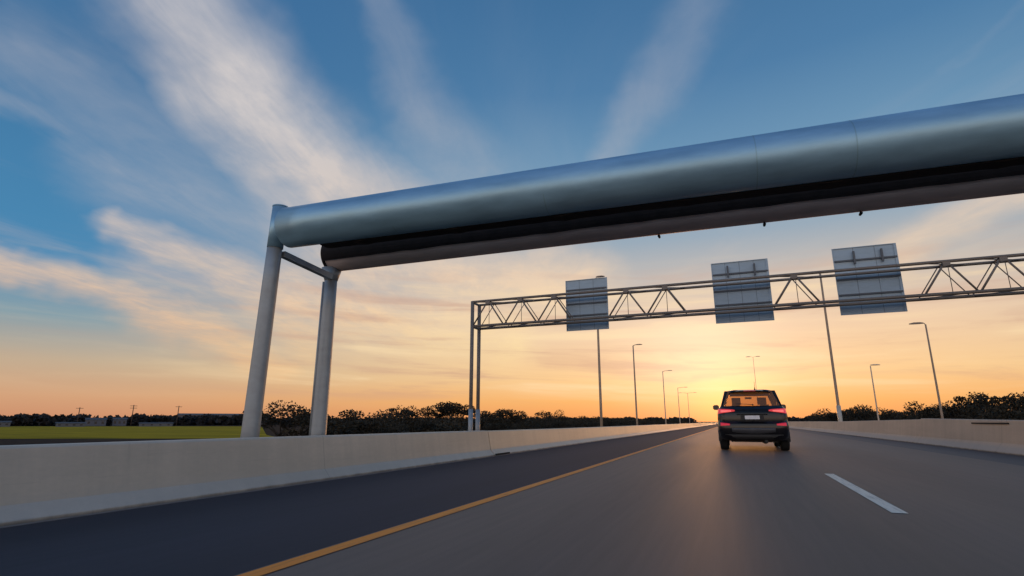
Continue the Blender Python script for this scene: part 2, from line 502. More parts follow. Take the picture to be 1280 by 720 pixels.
# ----------------------------------------------------------------- truss sign gantry
TX0, TX1 = -11.0, 13.0
YN, YF = 22.8, 23.56
ZT, ZB = 6.28, 5.12
root = empty('sign_gantry', (TX0, YN, -0.4))
tag(root, 'lattice truss sign gantry on twin slim legs, crossing the highway beyond the tube gantry', 'gantry')
def Q(x, y, z): return (x - TX0, y - YN, z + 0.4)
for X in (TX0, TX1):
    for y in (YN, YF):
        g = MB(); g.tube(Q(X, y, -0.45), Q(X, y, ZT + .03), 0.085, n=20)
        p = g.build('post', M['truss'], root)
        g = MB(); g.tube(Q(X, y, -0.42), Q(X, y, 1.35), 0.105, n=20)
        g.build('post_footing', M['post'], p)
    for z in (ZT, ZB):
        g = MB(); g.bar(Q(X, YN + .06, z - .02), Q(X, YF - .06, z - .02), 0.08)
        g.build('end_strut', M['truss'], root)
for y, z, r in ((YN, ZT, .058), (YF, ZT, .055), (YN, ZB, .062), (YF, ZB, .062)):
    g = MB(); g.tube(Q(TX0, y, z), Q(TX1, y, z), r, n=16)
    g.build('chord', M['truss'], root)
NB = 15; pit = (TX1 - TX0) / NB
def brace(name, a, b, r):
    g = MB(); g.tube(a, b, r, n=8); g.build(name, M['truss'], root)
for i in range(NB):
    x0 = TX0 + i * pit; xm = x0 + pit / 2; x1 = x0 + pit
    if any(a_ * .958 - .1 < q_ < b_ * .958 + .1 for a_, b_ in ((-6.74, -4.8), (-.35, 1.84), (4.16, 6.31)) for q_ in (x0 + pit * .25, x0 + pit * .75)):
        continue
    for y, r, flip in ((YN, .036, False), (YF, .020, False)):
        lo, hi = (ZB + .05, ZT - .05)
        brace('diagonal_brace', Q(x0 + .06, y, lo), Q(xm - .04, y, hi), r)
        brace('diagonal_brace', Q(xm + .04, y, hi), Q(x1 - .06, y, lo), r)
    brace('hanger_rod', Q(xm + .05, YN + .02, hi), Q(xm + .05, YN + .02, lo), .013)
    brace('top_lacing', Q(x0 + .05, YN + .05, ZT), Q(x1 - .05, YF - .05, ZT), .018)
    brace('bottom_lacing', Q(x0 + .05, YF - .05, ZB), Q(x1 - .05, YN + .05, ZB), .018)
    brace('cross_strut', Q(xm, YN + .05, ZT), Q(xm, YF - .05, ZT), .03)
    g = MB(); g.box(*[v for v in (xm - .11 - TX0, xm + .11 - TX0)], -.07 + .0, -.045, ZT + .4 - .17, ZT + .4 - .03)
    g.build('gusset_plate', M['truss'], root)

# sign panels seen from behind
def sign(x0, x1, z0, z1, label, verts, stub):
    xc = (x0 + x1) / 2
    r = empty('highway_sign', (xc, 23.86, z0))
    tag(r, label, 'road sign', 'highway signs on the truss gantry seen from behind')
    w = (x1 - x0) / 2; h = z1 - z0
    g = MB(); g.box(-w, w, 0, 0.012, 0, h)
    pn = g.build('panel', M['sign_back'], r)
    g = MB()
    nb = max(2, round(w * 2 / 0.62))
    for k in range(1, nb):
        xx = -w + 2 * w * k / nb
        g.box(xx - .006, xx + .006, -.004, -.0005, 0.01, h - .01)
    g.build('panel_seam', M['rail'], pn)
    g = MB()
    g.box(-w, w, -.03, -.002, h - .028, h); g.box(-w, w, -.03, -.002, 0, .022)
    g.box(-w, -w + .03, -.03, -.002, .024, h - .03); g.box(w - .09, w, -.03, -.002, .024, h - .03)
    g.build('edge_trim', M['sign_back'], r)
    for f in (0.80, 0.52, 0.29):
        g = MB(); g.box(-w + .03, w - .03, -.065, -.032, h * f - .03, h * f + .03)
        g.build('stiffener_rail', M['rail'], r)
    for f in verts:
        xx = -w + 2 * w * f
        g = MB()
        top = h * (0.93 if stub else 0.985)
        g.box(xx - .035, xx + .035, -.125, -.067, h * 0.74, top)
        g.build('mounting_bracket', M['rail'], r)
    return r
sign(-6.74, -4.80, 4.79, 7.15, 'smallest of the gantry sign backs, plain blue grey panel nearest the truss legs', (), True)
sign(-0.35, 1.84, 4.73, 7.30, 'middle sign back with two short brackets at its top', (0.29, 0.76), True)
sign(4.16, 6.31, 4.76, 7.42, 'largest and highest of the gantry sign backs, ribbed with dark rails', (0.33, 0.76), True)

# ----------------------------------------------------------------- street lamps
def lamp(x, y, base, top, arm, two, label, r0=0.13, mat='lamp', rz=0.0, sleeve=False):
    root = empty('street_lamp', (x, y, base), rz)
    tag(root, label, 'street lamp', 'street lamps along the highway')
    h = top - base
    g = MB(); g.tube((0, 0, 0), (0, 0, h), r0, r0 * 0.62, n=14, rings=4)
    g.build('pole', M[mat], root)
    g = MB(); g.tube((0, 0, 0), (0, 0, 0.5), r0 * 1.9, r0 * 1.6, n=14)
    g.build('pole_base', M['barrier'], root)
    if sleeve:
        g = MB(); g.tube((0, 0, .5), (0, 0, 3.9), r0 * 1.45, r0 * 1.35, n=14)
        g.build('pole_sleeve', M['barrier'], root)
    for s in ((1, -1) if two else (1,)):
        if arm > 0:
            g = MB()
            g.tube((0, 0, h - .05), (s * arm * .55, 0, h + .08), r0 * .42, r0 * .36, n=8)
            g.tube((s * arm * .53, 0, h + .08), (s * arm, 0, h + .1), r0 * .36, r0 * .3, n=8)
            a = g.build('arm', M[mat], root)
        g = MB()
        x0 = s * arm
        L = 0.9
        sec = []
        for t, w, zz in ((0, .08, .05), (.25, .17, .09), (.7, .19, .09), (1, .09, .04)):
            sec.append([(x0 + s * t * L, -w, h + .07), (x0 + s * t * L, w, h + .07), (x0 + s * t * L, w * .8, h + .09 + zz), (x0 + s * t * L, -w * .8, h + .09 + zz)])
        g.loft(sec, smooth=False)
        g.build('lamp_head', M['lamp_hazed' if mat == 'lamp_hazed' else 'lamp_dark'], root)
    return root
lamp(-12, 54.0, GZ + 1.2, 15.2, 0, False, 'tallest pale lamp pole, rising behind the smallest sign back on the left', .14)
lamp(-12, 75.5, GZ + 1.2, 10.9, 0.35, False, 'slim street lamp just right of the smallest sign back, one arm to the right', .13)
lamp(-12, 109.3, GZ + 1.2, 10.2, 0.9, False, 'faint slim street lamp left of the car, third from the truss legs', .11, 'lamp_hazed')
lamp(-12, 139, GZ + 1.2, 8.7, 1.4, False, 'tiny far street lamp with a wide flat arm, close left of the car', .10, 'lamp_hazed')
lamp(-12, 170, GZ + 1.2, 8.9, 1.6, True, 'farthest tiny street lamp with arms both ways, next to the sun glow', .09, 'lamp_hazed')
lamp(10, 65.3, -1.5, 16.4, 0, False, 'tall leaning-looking lamp pole right of the car, crossing behind the truss', .15, 'lamp_dark', sleeve=True)
lamp(14, 68.6, -1.7, 6.55, 0.0, False, 'short slim street lamp standing among the low trees right of the car', .085, 'lamp_hazed')
lamp(14, 49.2, -1.5, 7.9, 0.12, False, 'street lamp farthest to the right with a dark flat head on a thin pole', .085, 'lamp_dark', rz=math.pi, sleeve=False)
lamp(4.9, 128, -0.05, 14.2, 0.5, True, 'hazy distant street lamp rising right behind the car roof', .06, 'lamp_hazed')

# ----------------------------------------------------------------- trees
def leaf_cloud(g, c, rx, ry, rz_, n, size, hollow=0.35):
    for _ in range(n):
        while True:
            p = Vector((random.uniform(-1, 1), random.uniform(-1, 1), random.uniform(-1, 1)))
            if hollow < p.length < 1: break
        q = Vector((c[0] + p.x * rx, c[1] + p.y * ry, c[2] + p.z * rz_))
        s = size * random.uniform(0.5, 1.3)
        u = Vector((random.gauss(0, 1), random.gauss(0, 1), random.gauss(0, .7))).normalized()
        v = u.cross(Vector((random.gauss(0, 1), random.gauss(0, 1), random.gauss(0, 1)))).normalized()
        g.quad(q - u * s - v * s * .45, q + u * s * .2 - v * s * .6, q + u * s + v * s * .4, q - u * s * .3 + v * s * .6)

def tree_proto(h, spread, bush, open_):
    """Empty > trunk, crown; crown of leaf clumps along real limbs"""
    root = empty('roadside_tree')
    g = MB()
    th = h * (0.22 if bush else 0.55)
    g.tube((0, 0, -.2), (0.05 * h * .3, 0, th), 0.035 * h, 0.02 * h, n=8, rings=3)
    cl = []
    nl = 9 if not open_ else 6
    for k in range(nl):
        a = k * 2.4 + random.uniform(-.4, .4)
        rr = spread * random.uniform(.35, 1.0)
        z = h * (random.uniform(.25, .95) if bush else random.uniform(.68, .96))
        e = (math.cos(a) * rr, math.sin(a) * rr, z)
        z0 = th * random.uniform(.6, 1)
        g.tube((0.02 * h, 0, z0), (e[0] * .55, e[1] * .55, z0 + (z - z0) * .62), .012 * h, .008 * h, n=6, cap=False)
        g.tube((e[0] * .55, e[1] * .55, z0 + (z - z0) * .62), e, .008 * h, .003 * h, n=6, cap=False)
        cl.append(e)
    g.build('trunk', M['bark'], root)
    g = MB()
    for e in cl:
        rr = spread * random.uniform(.28, .5) * (.75 if open_ else 1)
        leaf_cloud(g, e, rr, rr, rr * random.uniform(.45, .8), 260 if not open_ else 120, 0.11)
    if bush:
        for k in range(7):
            a = random.uniform(0, 6.28)
            leaf_cloud(g, (math.cos(a) * spread * .6, math.sin(a) * spread * .6, h * random.uniform(.15, .55)), spread * .5, spread * .5, h * .24, 330, .13)
    else:
        leaf_cloud(g, (0, 0, h * .84), spread * .5, spread * .5, h * .09, 160, .13)
    g.build('crown', M['leaf'], root, recalc=False)
    return root

bushes = [tree_proto(4.0, 2.6, True, False) for _ in range(5)]
talls = [tree_proto(5.2, 2.0 + .25 * q, False, q % 2 == 0) for q in range(4)]
used = set()
def place_tree(proto, x, y, z, s, label, group, sx=1.0):
    o = proto if proto not in used else copy_tree(proto)
    used.add(proto)
    o.name = 'roadside_tree'
    o.location = (x, y, z); o.rotation_euler = (0, 0, random.uniform(0, 6.28)); o.scale = (s * sx, s * sx, s)
    tag(o, label, 'tree', group)
    return o

GL = 'low dark trees behind the left barrier'
GR = 'dark trees behind the right barrier'
LB = 'low dark bushy tree in the row behind the left barrier'
y = 36.0
k = 0
while y < 420:
    x = -29 - random.uniform(0, 3)
    place_tree(bushes[k % 5], x, y, GZ + (0.1 if x > -29 else 0), random.uniform(.72, 1.06), LB, GL, random.uniform(1.05, 1.35))
    if y > 47:
        place_tree(bushes[(k + 2) % 5], x - 6 - random.uniform(0, 4), y + 3, GZ, random.uniform(.8, 1.2), LB, GL, 1.2)
    y += 2.2 + y * 0.014
    k += 1
def at_az(az, d): return math.sin(R(az)) * d, math.cos(R(az)) * d
for az, el, d, lab in ((-43.9, 1.45, 46, 'flat crowned tree standing above the bushes between the two tube gantry posts'),
                       (-41.0, 1.0, 52, 'small open crowned tree just right of the second tube gantry post'),
                       (-32.3, 1.35, 70, 'thin topped tree poking above the bushes midway between the posts and truss legs'),
                       (-29.0, 1.4, 76, 'feathery tree rising above the bushes left of the truss legs'),
                       (-27.0, 1.75, 74, 'tallest tree beside the truss legs, on their left'),
                       (-24.3, 1.35, 78, 'round topped tree just right of the truss legs'),
                       (-21.5, 1.1, 86, 'tree rising a little above the row right of the truss legs'),
                       (-17.6, 1.0, 100, 'tree with a ragged top, left of the smallest sign back and below it')):
    x, y = at_az(az, d)
    top = 0.8 + d * math.tan(R(el)) - GZ
    place_tree(talls[random.randrange(4)], x, y, GZ, top / 5.2, lab, GL, 1.05)
LR = 'dark bushy tree in the row behind the right barrier'
rows = []
az = 7.6
while az < 31:
    d = 120 - (az - 8) * 4.4
    el = {7: .8, 8: 1.0, 9: 1.2, 10: 1.05, 11: .9, 12: .7, 13: .75, 14: .95, 15: 1.15, 16: 1.2, 17: 1.2, 18: 1.35, 19: 1.3, 20: 1.3}.get(int(az), 1.3)
    x, y = at_az(az, d)
    top = 0.8 + d * math.tan(R(el + random.uniform(-.12, .1))) - GZ
    place_tree(bushes[random.randrange(5)], x, y, GZ + .1, top / 4.0, LR, GR, .95)
    x, y = at_az(az + .5, d + 9)
    place_tree(bushes[random.randrange(5)], x, y, GZ, top / 4.0 * 1.02, LR, GR, .95)
    az += 1.55 * 100 / d * .62
for az, el, d, lab in ((17.3, 1.75, 76, 'tree with an airy crown rising right of the rightmost street lamp'),
                       (18.3, 2.0, 72, 'tallest airy tree on the right skyline'),
                       (19.5, 1.9, 70, 'airy tree with sky showing through, between the tallest tree and frame edge'),
                       (20.9, 1.9, 66, 'airy tree at the right end of the skyline'),
                       (15.2, 1.35, 82, 'small airy tree behind the rightmost street lamp'),
                       (22.4, 1.95, 64, 'airy tree past the right end of the barrier view')):
    x, y = at_az(az, d)
    top = 0.8 + d * math.tan(R(el)) - GZ
    place_tree(talls[random.randrange(4)], x, y, GZ, top / 5.2, lab, GR, .9)

# far woods that read as one mass
def wood(name, az0, az1, d, el_fn, n, mat):
    g = MB()
    for _ in range(n):
        az = random.uniform(az0, az1); dd = d * random.uniform(.97, 1.08)
        x, y = at_az(az, dd)
        top = 0.8 + d * math.tan(R(el_fn(az))) - GZ
        h = top * random.uniform(.72, 1.05)
        r = random.uniform(3, 6.5) * d / 550
        leaf_cloud(g, (x, y, GZ + h * .5), r, r, h * .5, 60, 1.9 * d / 550, .3)
    o = g.build(name, mat, recalc=False)
    return tag(o, kind='stuff')
wood('treeline', -84, -46, 585, lambda a: .56 + .07 * math.sin(a * 1.7) + .05 * math.sin(a * 5.1), 330, M['leaf_far'])
wood('treeline', -46, -4, 760, lambda a: .36 + .04 * math.sin(a * 2.3), 330, M['leaf_far'])
wood('treeline', 3.2, 34, 640, lambda a: .42 + .06 * math.sin(a * 3.1), 260, M['leaf_far'])

# ----------------------------------------------------------------- far buildings and poles
M['house_wall'] = simple('pale_house_wall', (0.13, 0.13, 0.145), 0.85)
M['roof'] = simple('grey_roof', (0.10, 0.095, 0.10), 0.85)
M['shed'] = simple('grey_brown_shed', (0.16, 0.13, 0.125), 0.85)
M['pane'] = simple('dark_window', (0.02, 0.022, 0.03), 0.2)
def house(az, d, w, dp, h, rh, label, wall='house_wall', name='house', cat='house', nwin=3):
    x, y = at_az(az, d)
    r = empty(name, (x, y, GZ), -R(az))
    tag(r, label, cat)
    g = MB(); g.box(-w / 2, w / 2, -dp / 2, dp / 2, 0, h)
    wl = g.build('wall', M[wall], r)
    g = MB()
    g.loft([[(-w / 2 - .4, -dp / 2 - .4, h + .003), (-w / 2 - .4, dp / 2 + .4, h + .003), (-w / 2 - .4, 0, h + rh)],
            [(w / 2 + .4, -dp / 2 - .4, h + .003), (w / 2 + .4, dp / 2 + .4, h + .003), (w / 2 + .4, 0, h + rh)]], smooth=False)
    g.build('roof', M['roof'], r)
    for k in range(nwin):
        xx = -w / 2 + w * (k + .5) / nwin
        g = MB(); g.box(xx - .7, xx + .7, -dp / 2 - .06, -dp / 2 - .004, h * .35, h * .75)
        g.build('window', M['pane'], wl)
    return r
house(-58.0, 540, 13, 8, 4.6, 1.6, 'pale house with grey roof, left of the two far houses across the field')
house(-56.4, 545, 9, 8, 5.0, 1.4, 'small pale house right of the other far house, near the utility pole')
house(-63.6, 500, 7, 6, 2.8, 1.0, 'tiny white hut at the far left edge of the field', nwin=2)
house(-59.6, 470, 15, 6, 2.2, .8, 'long low pale shed at the edge of the green field', name='shed', cat='shed', nwin=4)
house(-53.8, 470, 20, 6, 2.0, .7, 'long low whitish shed right of the far houses', name='shed', cat='shed', nwin=4)
house(-48.6, 640, 82, 30, 9.6, 1.6, 'very long grey brown warehouse behind the trees left of the tube gantry', 'shed', 'warehouse', 'warehouse', 9)
def upole(az, el, d, arms, label):
    x, y = at_az(az, d)
    h = 0.8 + d * math.tan(R(el)) - GZ
    r = empty('utility_pole', (x, y, GZ), -R(az))
    tag(r, label, 'utility pole', 'utility poles beyond the field')
    g = MB(); g.tube((0, 0, 0), (0, 0, h), .34, .24, n=8); g.build('pole', M['wood_pole'], r)
    for k in range(arms):
        g = MB(); g.box(-2.2, 2.2, -.15, .15, h - .9 - 1.6 * k, h - .6 - 1.6 * k); g.build('cross_arm', M['wood_pole'], r)
upole(-59.2, 1.13, 520, 1, 'thick short utility pole at left, above the far treeline')
upole(-55.6, 1.38, 500, 2, 'utility pole with cross arms in the middle of three on the skyline')
upole(-52.3, 1.35, 500, 1, 'utility pole nearest the tube gantry post on the skyline')

# ----------------------------------------------------------------- the car
M['paint'] = simple('black_car_paint', (0.008, 0.007, 0.009), 0.2, var=0.05, spec=0.4)
M['paint'].node_tree.nodes['Principled BSDF'].inputs['Coat Weight'].default_value = 0.25
M['plastic'] = simple('black_plastic', (0.018, 0.017, 0.018), 0.6, var=0.2, scale=20)
M['trim_grey'] = simple('grey_bumper_trim', (0.085, 0.088, 0.10), 0.42, metal=0.3)
M['tyre'] = simple('tyre_rubber', (0.012, 0.012, 0.012), 0.85, var=0.2)
M['rim'] = simple('alloy_rim', (0.35, 0.34, 0.33), 0.3, metal=0.9)
M['seat'] = simple('dark_seat', (0.03, 0.02, 0.015), 0.8)
M['headliner'] = simple('headliner', (0.16, 0.09, 0.05), 0.9)
M['chrome'] = simple('chrome', (0.55, 0.55, 0.56), 0.15, metal=1.0, var=.03)
M['mirror'] = simple('tinted_mirror', (0.05, 0.05, 0.055), 0.2, metal=0.6)
M['plate'] = simple('licence_plate', (0.8, 0.8, 0.84), 0.45, var=0.1, scale=9)
M['tail'] = simple('tail_lamp_red', (0.45, 0.02, 0.025), 0.2, emit=(1.0, 0.07, 0.08, 1), estr=0.48, var=0.25, scale=14)
M['tail_core'] = simple('tail_lamp_core', (0.8, 0.2, 0.2), 0.2, emit=(1.0, 0.15, 0.13, 1), estr=0.75, var=0.1)
M['reflector'] = simple('bumper_reflector', (0.5, 0.015, 0.03), 0.2, emit=(1.0, 0.05, 0.09, 1), estr=0.34, var=.2, scale=20)
def glass_mat(name, tint, ior=1.3, flare_veil=0.0):
    m = bpy.data.materials.new(name); m.use_nodes = True; t = m.node_tree; n = NT(t)
    t.nodes.remove(t.nodes['Principled BSDF'])
    tr = n.new('ShaderNodeBsdfTransparent'); tr.inputs[0].default_value = tint
    gl = n.new('ShaderNodeBsdfGlossy'); gl.inputs['Roughness'].default_value = 0.03; gl.inputs[0].default_value = (.9, .9, .9, 1)
    ge = n.new('ShaderNodeNewGeometry'); vd = n.new('ShaderNodeVectorMath', operation='DOT_PRODUCT')
    n.put(vd.inputs[0], ge.outputs['Normal']); n.put(vd.inputs[1], ge.outputs['Incoming'])
    k_ = n.m('POWER', n.m('SUBTRACT', 1.0, n.m('ABSOLUTE', vd.outputs['Value']), clamp=True), 5.0)
    schlick = n.m('ADD', 0.04, n.m('MULTIPLY', k_, 0.9))
    mx = n.new('ShaderNodeMixShader')
    base_ = tr.outputs[0]
    if flare_veil:
        df = n.new('ShaderNodeBsdfDiffuse'); df.inputs[0].default_value = (0.62, 0.27, 0.09, 1)  # brown layer on the glass stands in for sun flare haze
        m2 = n.new('ShaderNodeMixShader'); m2.inputs[0].default_value = flare_veil
        n.put(m2.inputs[1], base_); n.put(m2.inputs[2], df.outputs[0]); base_ = m2.outputs[0]
    n.put(mx.inputs[0], schlick); n.put(mx.inputs[1], base_); n.put(mx.inputs[2], gl.outputs[0])
    n.put(t.nodes['Material Output'].inputs[0], mx.outputs[0])
    return m
M['glass'] = glass_mat('privacy_glass', (0.62, 0.40, 0.24, 1), flare_veil=0.34)
M['windscreen'] = glass_mat('clear_glass', (0.86, 0.84, 0.78, 1))

car = empty('sport_utility_car', (0.475, 17.05 + 2.25, 0.0))
tag(car, 'black sport utility car seen from behind with glowing red tail lamps, driving toward the sunset', 'car')

def plan(w, yr, yf, rr, rf, z, crown_r=0.05, crown_f=0.12, n=7):
    """closed plan outline (rear at -y): half width w, corner radii rr / rf, bowed ends"""
    pts = []
    def arc(cx_, cy_, r, a0, a1):
        for i in range(n):
            a = R(a0 + (a1 - a0) * i / (n - 1))
            pts.append([cx_ + r * math.cos(a), cy_ + r * math.sin(a)])
    arc(w - rr, yr + rr, rr, -90, 0)
    for yy in (-1.2, -.5, .5, 1.2): pts.append([w, yy])
    arc(w - rf, yf - rf, rf, 0, 90)
    pts2 = [(x, y) for x, y in pts]
    full = pts2 + [(-x, y) for x, y in reversed(pts2)]
    out = []
    for x, y in full:
        bow = 1 - (x / w) ** 2
        if y < -1.3: y -= crown_r * bow * min(1, (-1.3 - y) / .5)
        if y > 1.3: y += crown_f * bow * min(1, (y - 1.3) / .5)
        out.append((x, y, z))
    return out

body_slices = [  # z, half width, rear y, front y
    (.27, .80, -2.02, 2.00), (.33, .87, -2.13, 2.10), (.42, .895, -2.19, 2.17), (.55, .91, -2.225, 2.21), (.66, .915, -2.235, 2.215),
    (.74, .92, -2.215, 2.20), (.775, .92, -2.16, 2.18), (.80, .92, -2.135, 2.16), (.88, .922, -2.14, 2.10), (.97, .92, -2.13, 2.02),
    (1.03, .915, -2.12, 1.85), (1.08, .905, -2.105, 1.45), (1.13, .885, -2.085, 1.08), (1.20, .85, -2.05, .92), (1.235, .82, -2.0, .86)]
g = MB()
g.loft([plan(w, yr, yf, .26, .42, z) for z, w, yr, yf in body_slices])
body = g.build('body', M['paint'], car)
# wheel arches are cut through the shell, then the cutter is thrown away
WY = (-1.36, 1.36)
cut = MB()
for wy in WY:
    for s in (-1, 1):
        cut.tube((s * .60, wy, .365), (s * 1.1, wy, .365), .405, n=40)
co = cut.build('arch_cutter', M['plastic'])
md = body.modifiers.new('b', 'BOOLEAN'); md.operation = 'DIFFERENCE'; md.object = co; md.solver = 'EXACT'
dg = bpy.context.evaluated_depsgraph_get(); dg.update()
nm = bpy.data.meshes.new_from_object(body.evaluated_get(dg))
body.modifiers.clear(); old = body.data; body.data = nm; bpy.data.meshes.remove(old)
bpy.data.objects.remove(co)
auto_smooth(body, 40)

# wheels
for wy in WY:
    for s in (-1, 1):
        g = MB()
        prof = [(.80 - .115, .24), (.80 - .115, .335), (.80 - .10, .362), (.80 - .06, .370), (.80 + .06, .370), (.80 + .10, .362), (.80 + .115, .335), (.80 + .115, .24)]
        secs = []
        for k in range(40):
            a = 2 * math.pi * k / 40
            secs.append([(s * (px), wy + math.cos(a) * pr, .370 + math.sin(a) * pr) for px, pr in prof])
        secs.append(secs[0])
        g.loft(secs, cap=False)
        bmesh.ops.remove_doubles(g.bm, verts=g.bm.verts[:], dist=1e-5)
        w = g.build('wheel', M['tyre'], car)
        g = MB()
        g.tube((s * .86, wy, .37), (s * .885, wy, .37), .245, .235, n=32)
        for k in range(5):
            a = 2 * math.pi * k / 5
            g.bar((s * .90, wy, .37), (s * .90, wy + math.cos(a) * .22, .37 + math.sin(a) * .22), .07, .03)
        g.build('rim', M['rim'], w)
        # black arch trim around the opening
        g = MB(); secs = []
        for k in range(25):
            a = R(-14 + 208 * k / 24)
            c, sn = math.cos(a), math.sin(a)
            secs.append([(s * .86, wy + c * .403, .365 + sn * .403), (s * .938, wy + c * .403, .365 + sn * .403),
                         (s * .932, wy + c * .455, .365 + sn * .455), (s * .86, wy + c * .46, .365 + sn * .46)])
        g.loft(secs, smooth=False)
        g.build('wheel_arch', M['plastic'], car)
# floor pan and axle, under the car
g = MB(); g.box(-.60, .60, -1.95, 1.9, .24, .285); g.build('underbody', M['plastic'], car)
g = MB(); g.tube((-.68, -1.36, .33), (.68, -1.36, .33), .05, n=12); g.build('rear_axle', M['plastic'], car)
g = MB(); g.tube((.30, -2.16, .275), (.30, -1.4, .285), .04, n=12); g.tube((.30, -1.5, .27), (.30, -.9, .27), .09, n=16); g.build('exhaust_pipe', M['plastic'], car)

# greenhouse: roof skin, pillars, glass
zr = 1.665
def gh(z):   # half width and rear / front y of the cabin at height z
    t = (z - 1.22) / (zr - 1.22)
    return .80 - .145 * t ** 1.25, -2.02 + .30 * t, .92 - .80 * t
g = MB()
secs = []
for z, w, yr, yf, rr in ((1.60, .655, -1.78, .24, .22), (1.64, .635, -1.84, .17, .22), (1.675, .585, -1.83, .08, .22), (1.702, .49, -1.72, -.06, .2), (1.716, .32, -1.4, -.3, .15)):
    pts = []
    for (cx_, cy_, a0) in ((w - rr, yr + rr, -90), (w - rr, yf - rr, 0), (-w + rr, yf - rr, 90), (-w + rr, yr + rr, 180)):
        for i in range(7):
            a = R(a0 + 90 * i / 6); pts.append((cx_ + rr * math.cos(a), cy_ + rr * math.sin(a), z))
    secs.append(pts)
g.loft(secs)
roof = g.build('roof', M['paint'], car); auto_smooth(roof, 50)
# spoiler lip over the rear window
g = MB()
g.loft([[(x, -1.74, 1.650 - .04 * (x / .55) ** 4), (x, -1.95 + .10 * (x / .55) ** 2, 1.640 - .05 * (x / .55) ** 4), (x, -1.955 + .10 * (x / .55) ** 2, 1.665 - .05 * (x / .55) ** 4), (x, -1.74, 1.700 - .07 * (x / .55) ** 4)] for x in [-.55 + 1.10 * i / 12 for i in range(13)]])
sp = g.build('roof_spoiler', M['paint'], roof); auto_smooth(sp, 40)
g = MB(); g.box(-.16, .16, -1.986, -1.975, 1.651, 1.664); g.build('brake_lamp', M['reflector'], sp)
g = MB()
g.loft([[(.16 - .02, -1.62, 1.70), (.16 + .02, -1.62, 1.70), (.16 + .02, -1.42, 1.70), (.16 - .02, -1.42, 1.70)],
        [(.16 - .006, -1.66, 1.775), (.16 + .006, -1.66, 1.775), (.16 + .006, -1.60, 1.775), (.16 - .006, -1.60, 1.775)]], smooth=False)
g.tube((.16, -1.62, 1.765), (.16, -1.70, 1.93), .006, .004, n=6)
g.build('antenna', M['plastic'], roof)
def pillar(name, a, b, w, d):
    g = MB()
    a, b = Vector(a), Vector(b)
    g.loft([[a + Vector((sx * w[0], sy * d[0], 0)) for sx, sy in ((-1, -1), (1, -1), (1, 1), (-1, 1))],
            [b + Vector((sx * w[1], sy * d[1], 0)) for sx, sy in ((-1, -1), (1, -1), (1, 1), (-1, 1))]], smooth=False)
    return g.build(name, M['paint'], car, bevel=0.012)
for s in (-1, 1):
    pillar('rear_pillar', (s * .775, -1.86, 1.20), (s * .575, -1.66, 1.67), (.045, .10), (.04, .09))
    pillar('middle_pillar', (s * .80, -.42, 1.20), (s * .63, -.42, 1.64), (.03, .05), (.025, .045))
    pillar('front_pillar', (s * .785, .84, 1.20), (s * .60, .10, 1.66), (.035, .06), (.028, .05))
    # side glass, front and rear
    for y0, y1, y0t, y1t in ((-.37, .76, -.37, .06), (-1.78, -.47, -1.60, -.47)):
        g = MB(); g.quad((s * .80, y0, 1.22), (s * .80, y1, 1.22), (s * .640, y1t, 1.63), (s * .640, y0t, 1.63))
        g.build('side_window', M['glass'], car)
# rear window (bowed) and windscreen
def screen(name, w0, w1, y0, y1, z0, z1, bow, mat):
    g = MB()
    rows = []
    for k in range(5):
        t = k / 4; w = w0 + (w1 - w0) * t
        rows.append([(-w + 2 * w * i / 10, y0 + (y1 - y0) * t + bow * (1 - (-1 + 2 * i / 10) ** 2), z0 + (z1 - z0) * t) for i in range(11)])
    g.loft(rows, close=False, cap=False)
    return g.build(name, mat, car)
rw = screen('rear_window', .745, .585, -2.005, -1.80, 1.235, 1.652, -.045, M['glass'])
screen('windscreen', .755, .63, .90, .12, 1.22, 1.65, .07, M['windscreen'])
g = MB(); g.tube((.05, -2.065, 1.27), (-.40, -2.06, 1.30), .008, n=6); g.tube((0.05, -2.03, 1.262), (.05, -2.09, 1.264), .022, n=10)
g.build('rear_wiper', M['plastic'], rw)
# tailgate shut lines, handle bar, plate
g = MB(); g.box(-.40, .40, -2.205, -2.17, .995, 1.02); g.build('tailgate_garnish', M['plastic'], car)
g = MB(); g.box(-.30, .30, -2.196, -2.17, .84, .985); rec = g.build('plate_recess', M['plastic'], car)
g = MB(); g.box(-.19, .19, -2.206, -2.198, .865, .965); g.build('licence_plate', M['plate'], rec)
# tail lamps wrap round the corner
def on_body(x, z, out):
    zs = [s_[0] for s_ in body_slices]
    for a, b in zip(body_slices, body_slices[1:]):
        if a[0] <= z <= b[0]:
            t = (z - a[0]) / (b[0] - a[0])
            w = a[1] + (b[1] - a[1]) * t; yr = a[2] + (b[2] - a[2]) * t
            break
    rr = .26
    ax = abs(x)
    if ax <= w - rr:
        y = yr
    else:
        q = min(1.0, (ax - (w - rr)) / rr); y = yr + rr - rr * math.sqrt(max(0, 1 - q * q))
    y -= .05 * (1 - (x / w) ** 2)
    return (x, y - out, z)
def lamp_strip(name, xs, zlo, zhi, out, mat, parent=car):
    g = MB(); secs = []
    for x in xs:
        t = (abs(x) - abs(xs[0])) / (abs(xs[-1]) - abs(xs[0]))
        a, b = zlo(t), zhi(t)
        secs.append([on_body(x, a, -.04), on_body(x, a, out * .6), on_body(x, (a + b) / 2, out), on_body(x, b, out * .6), on_body(x, b, -.04)])
    g.loft(secs)
    o = g.build(name, mat, parent); auto_smooth(o, 60)
    return o
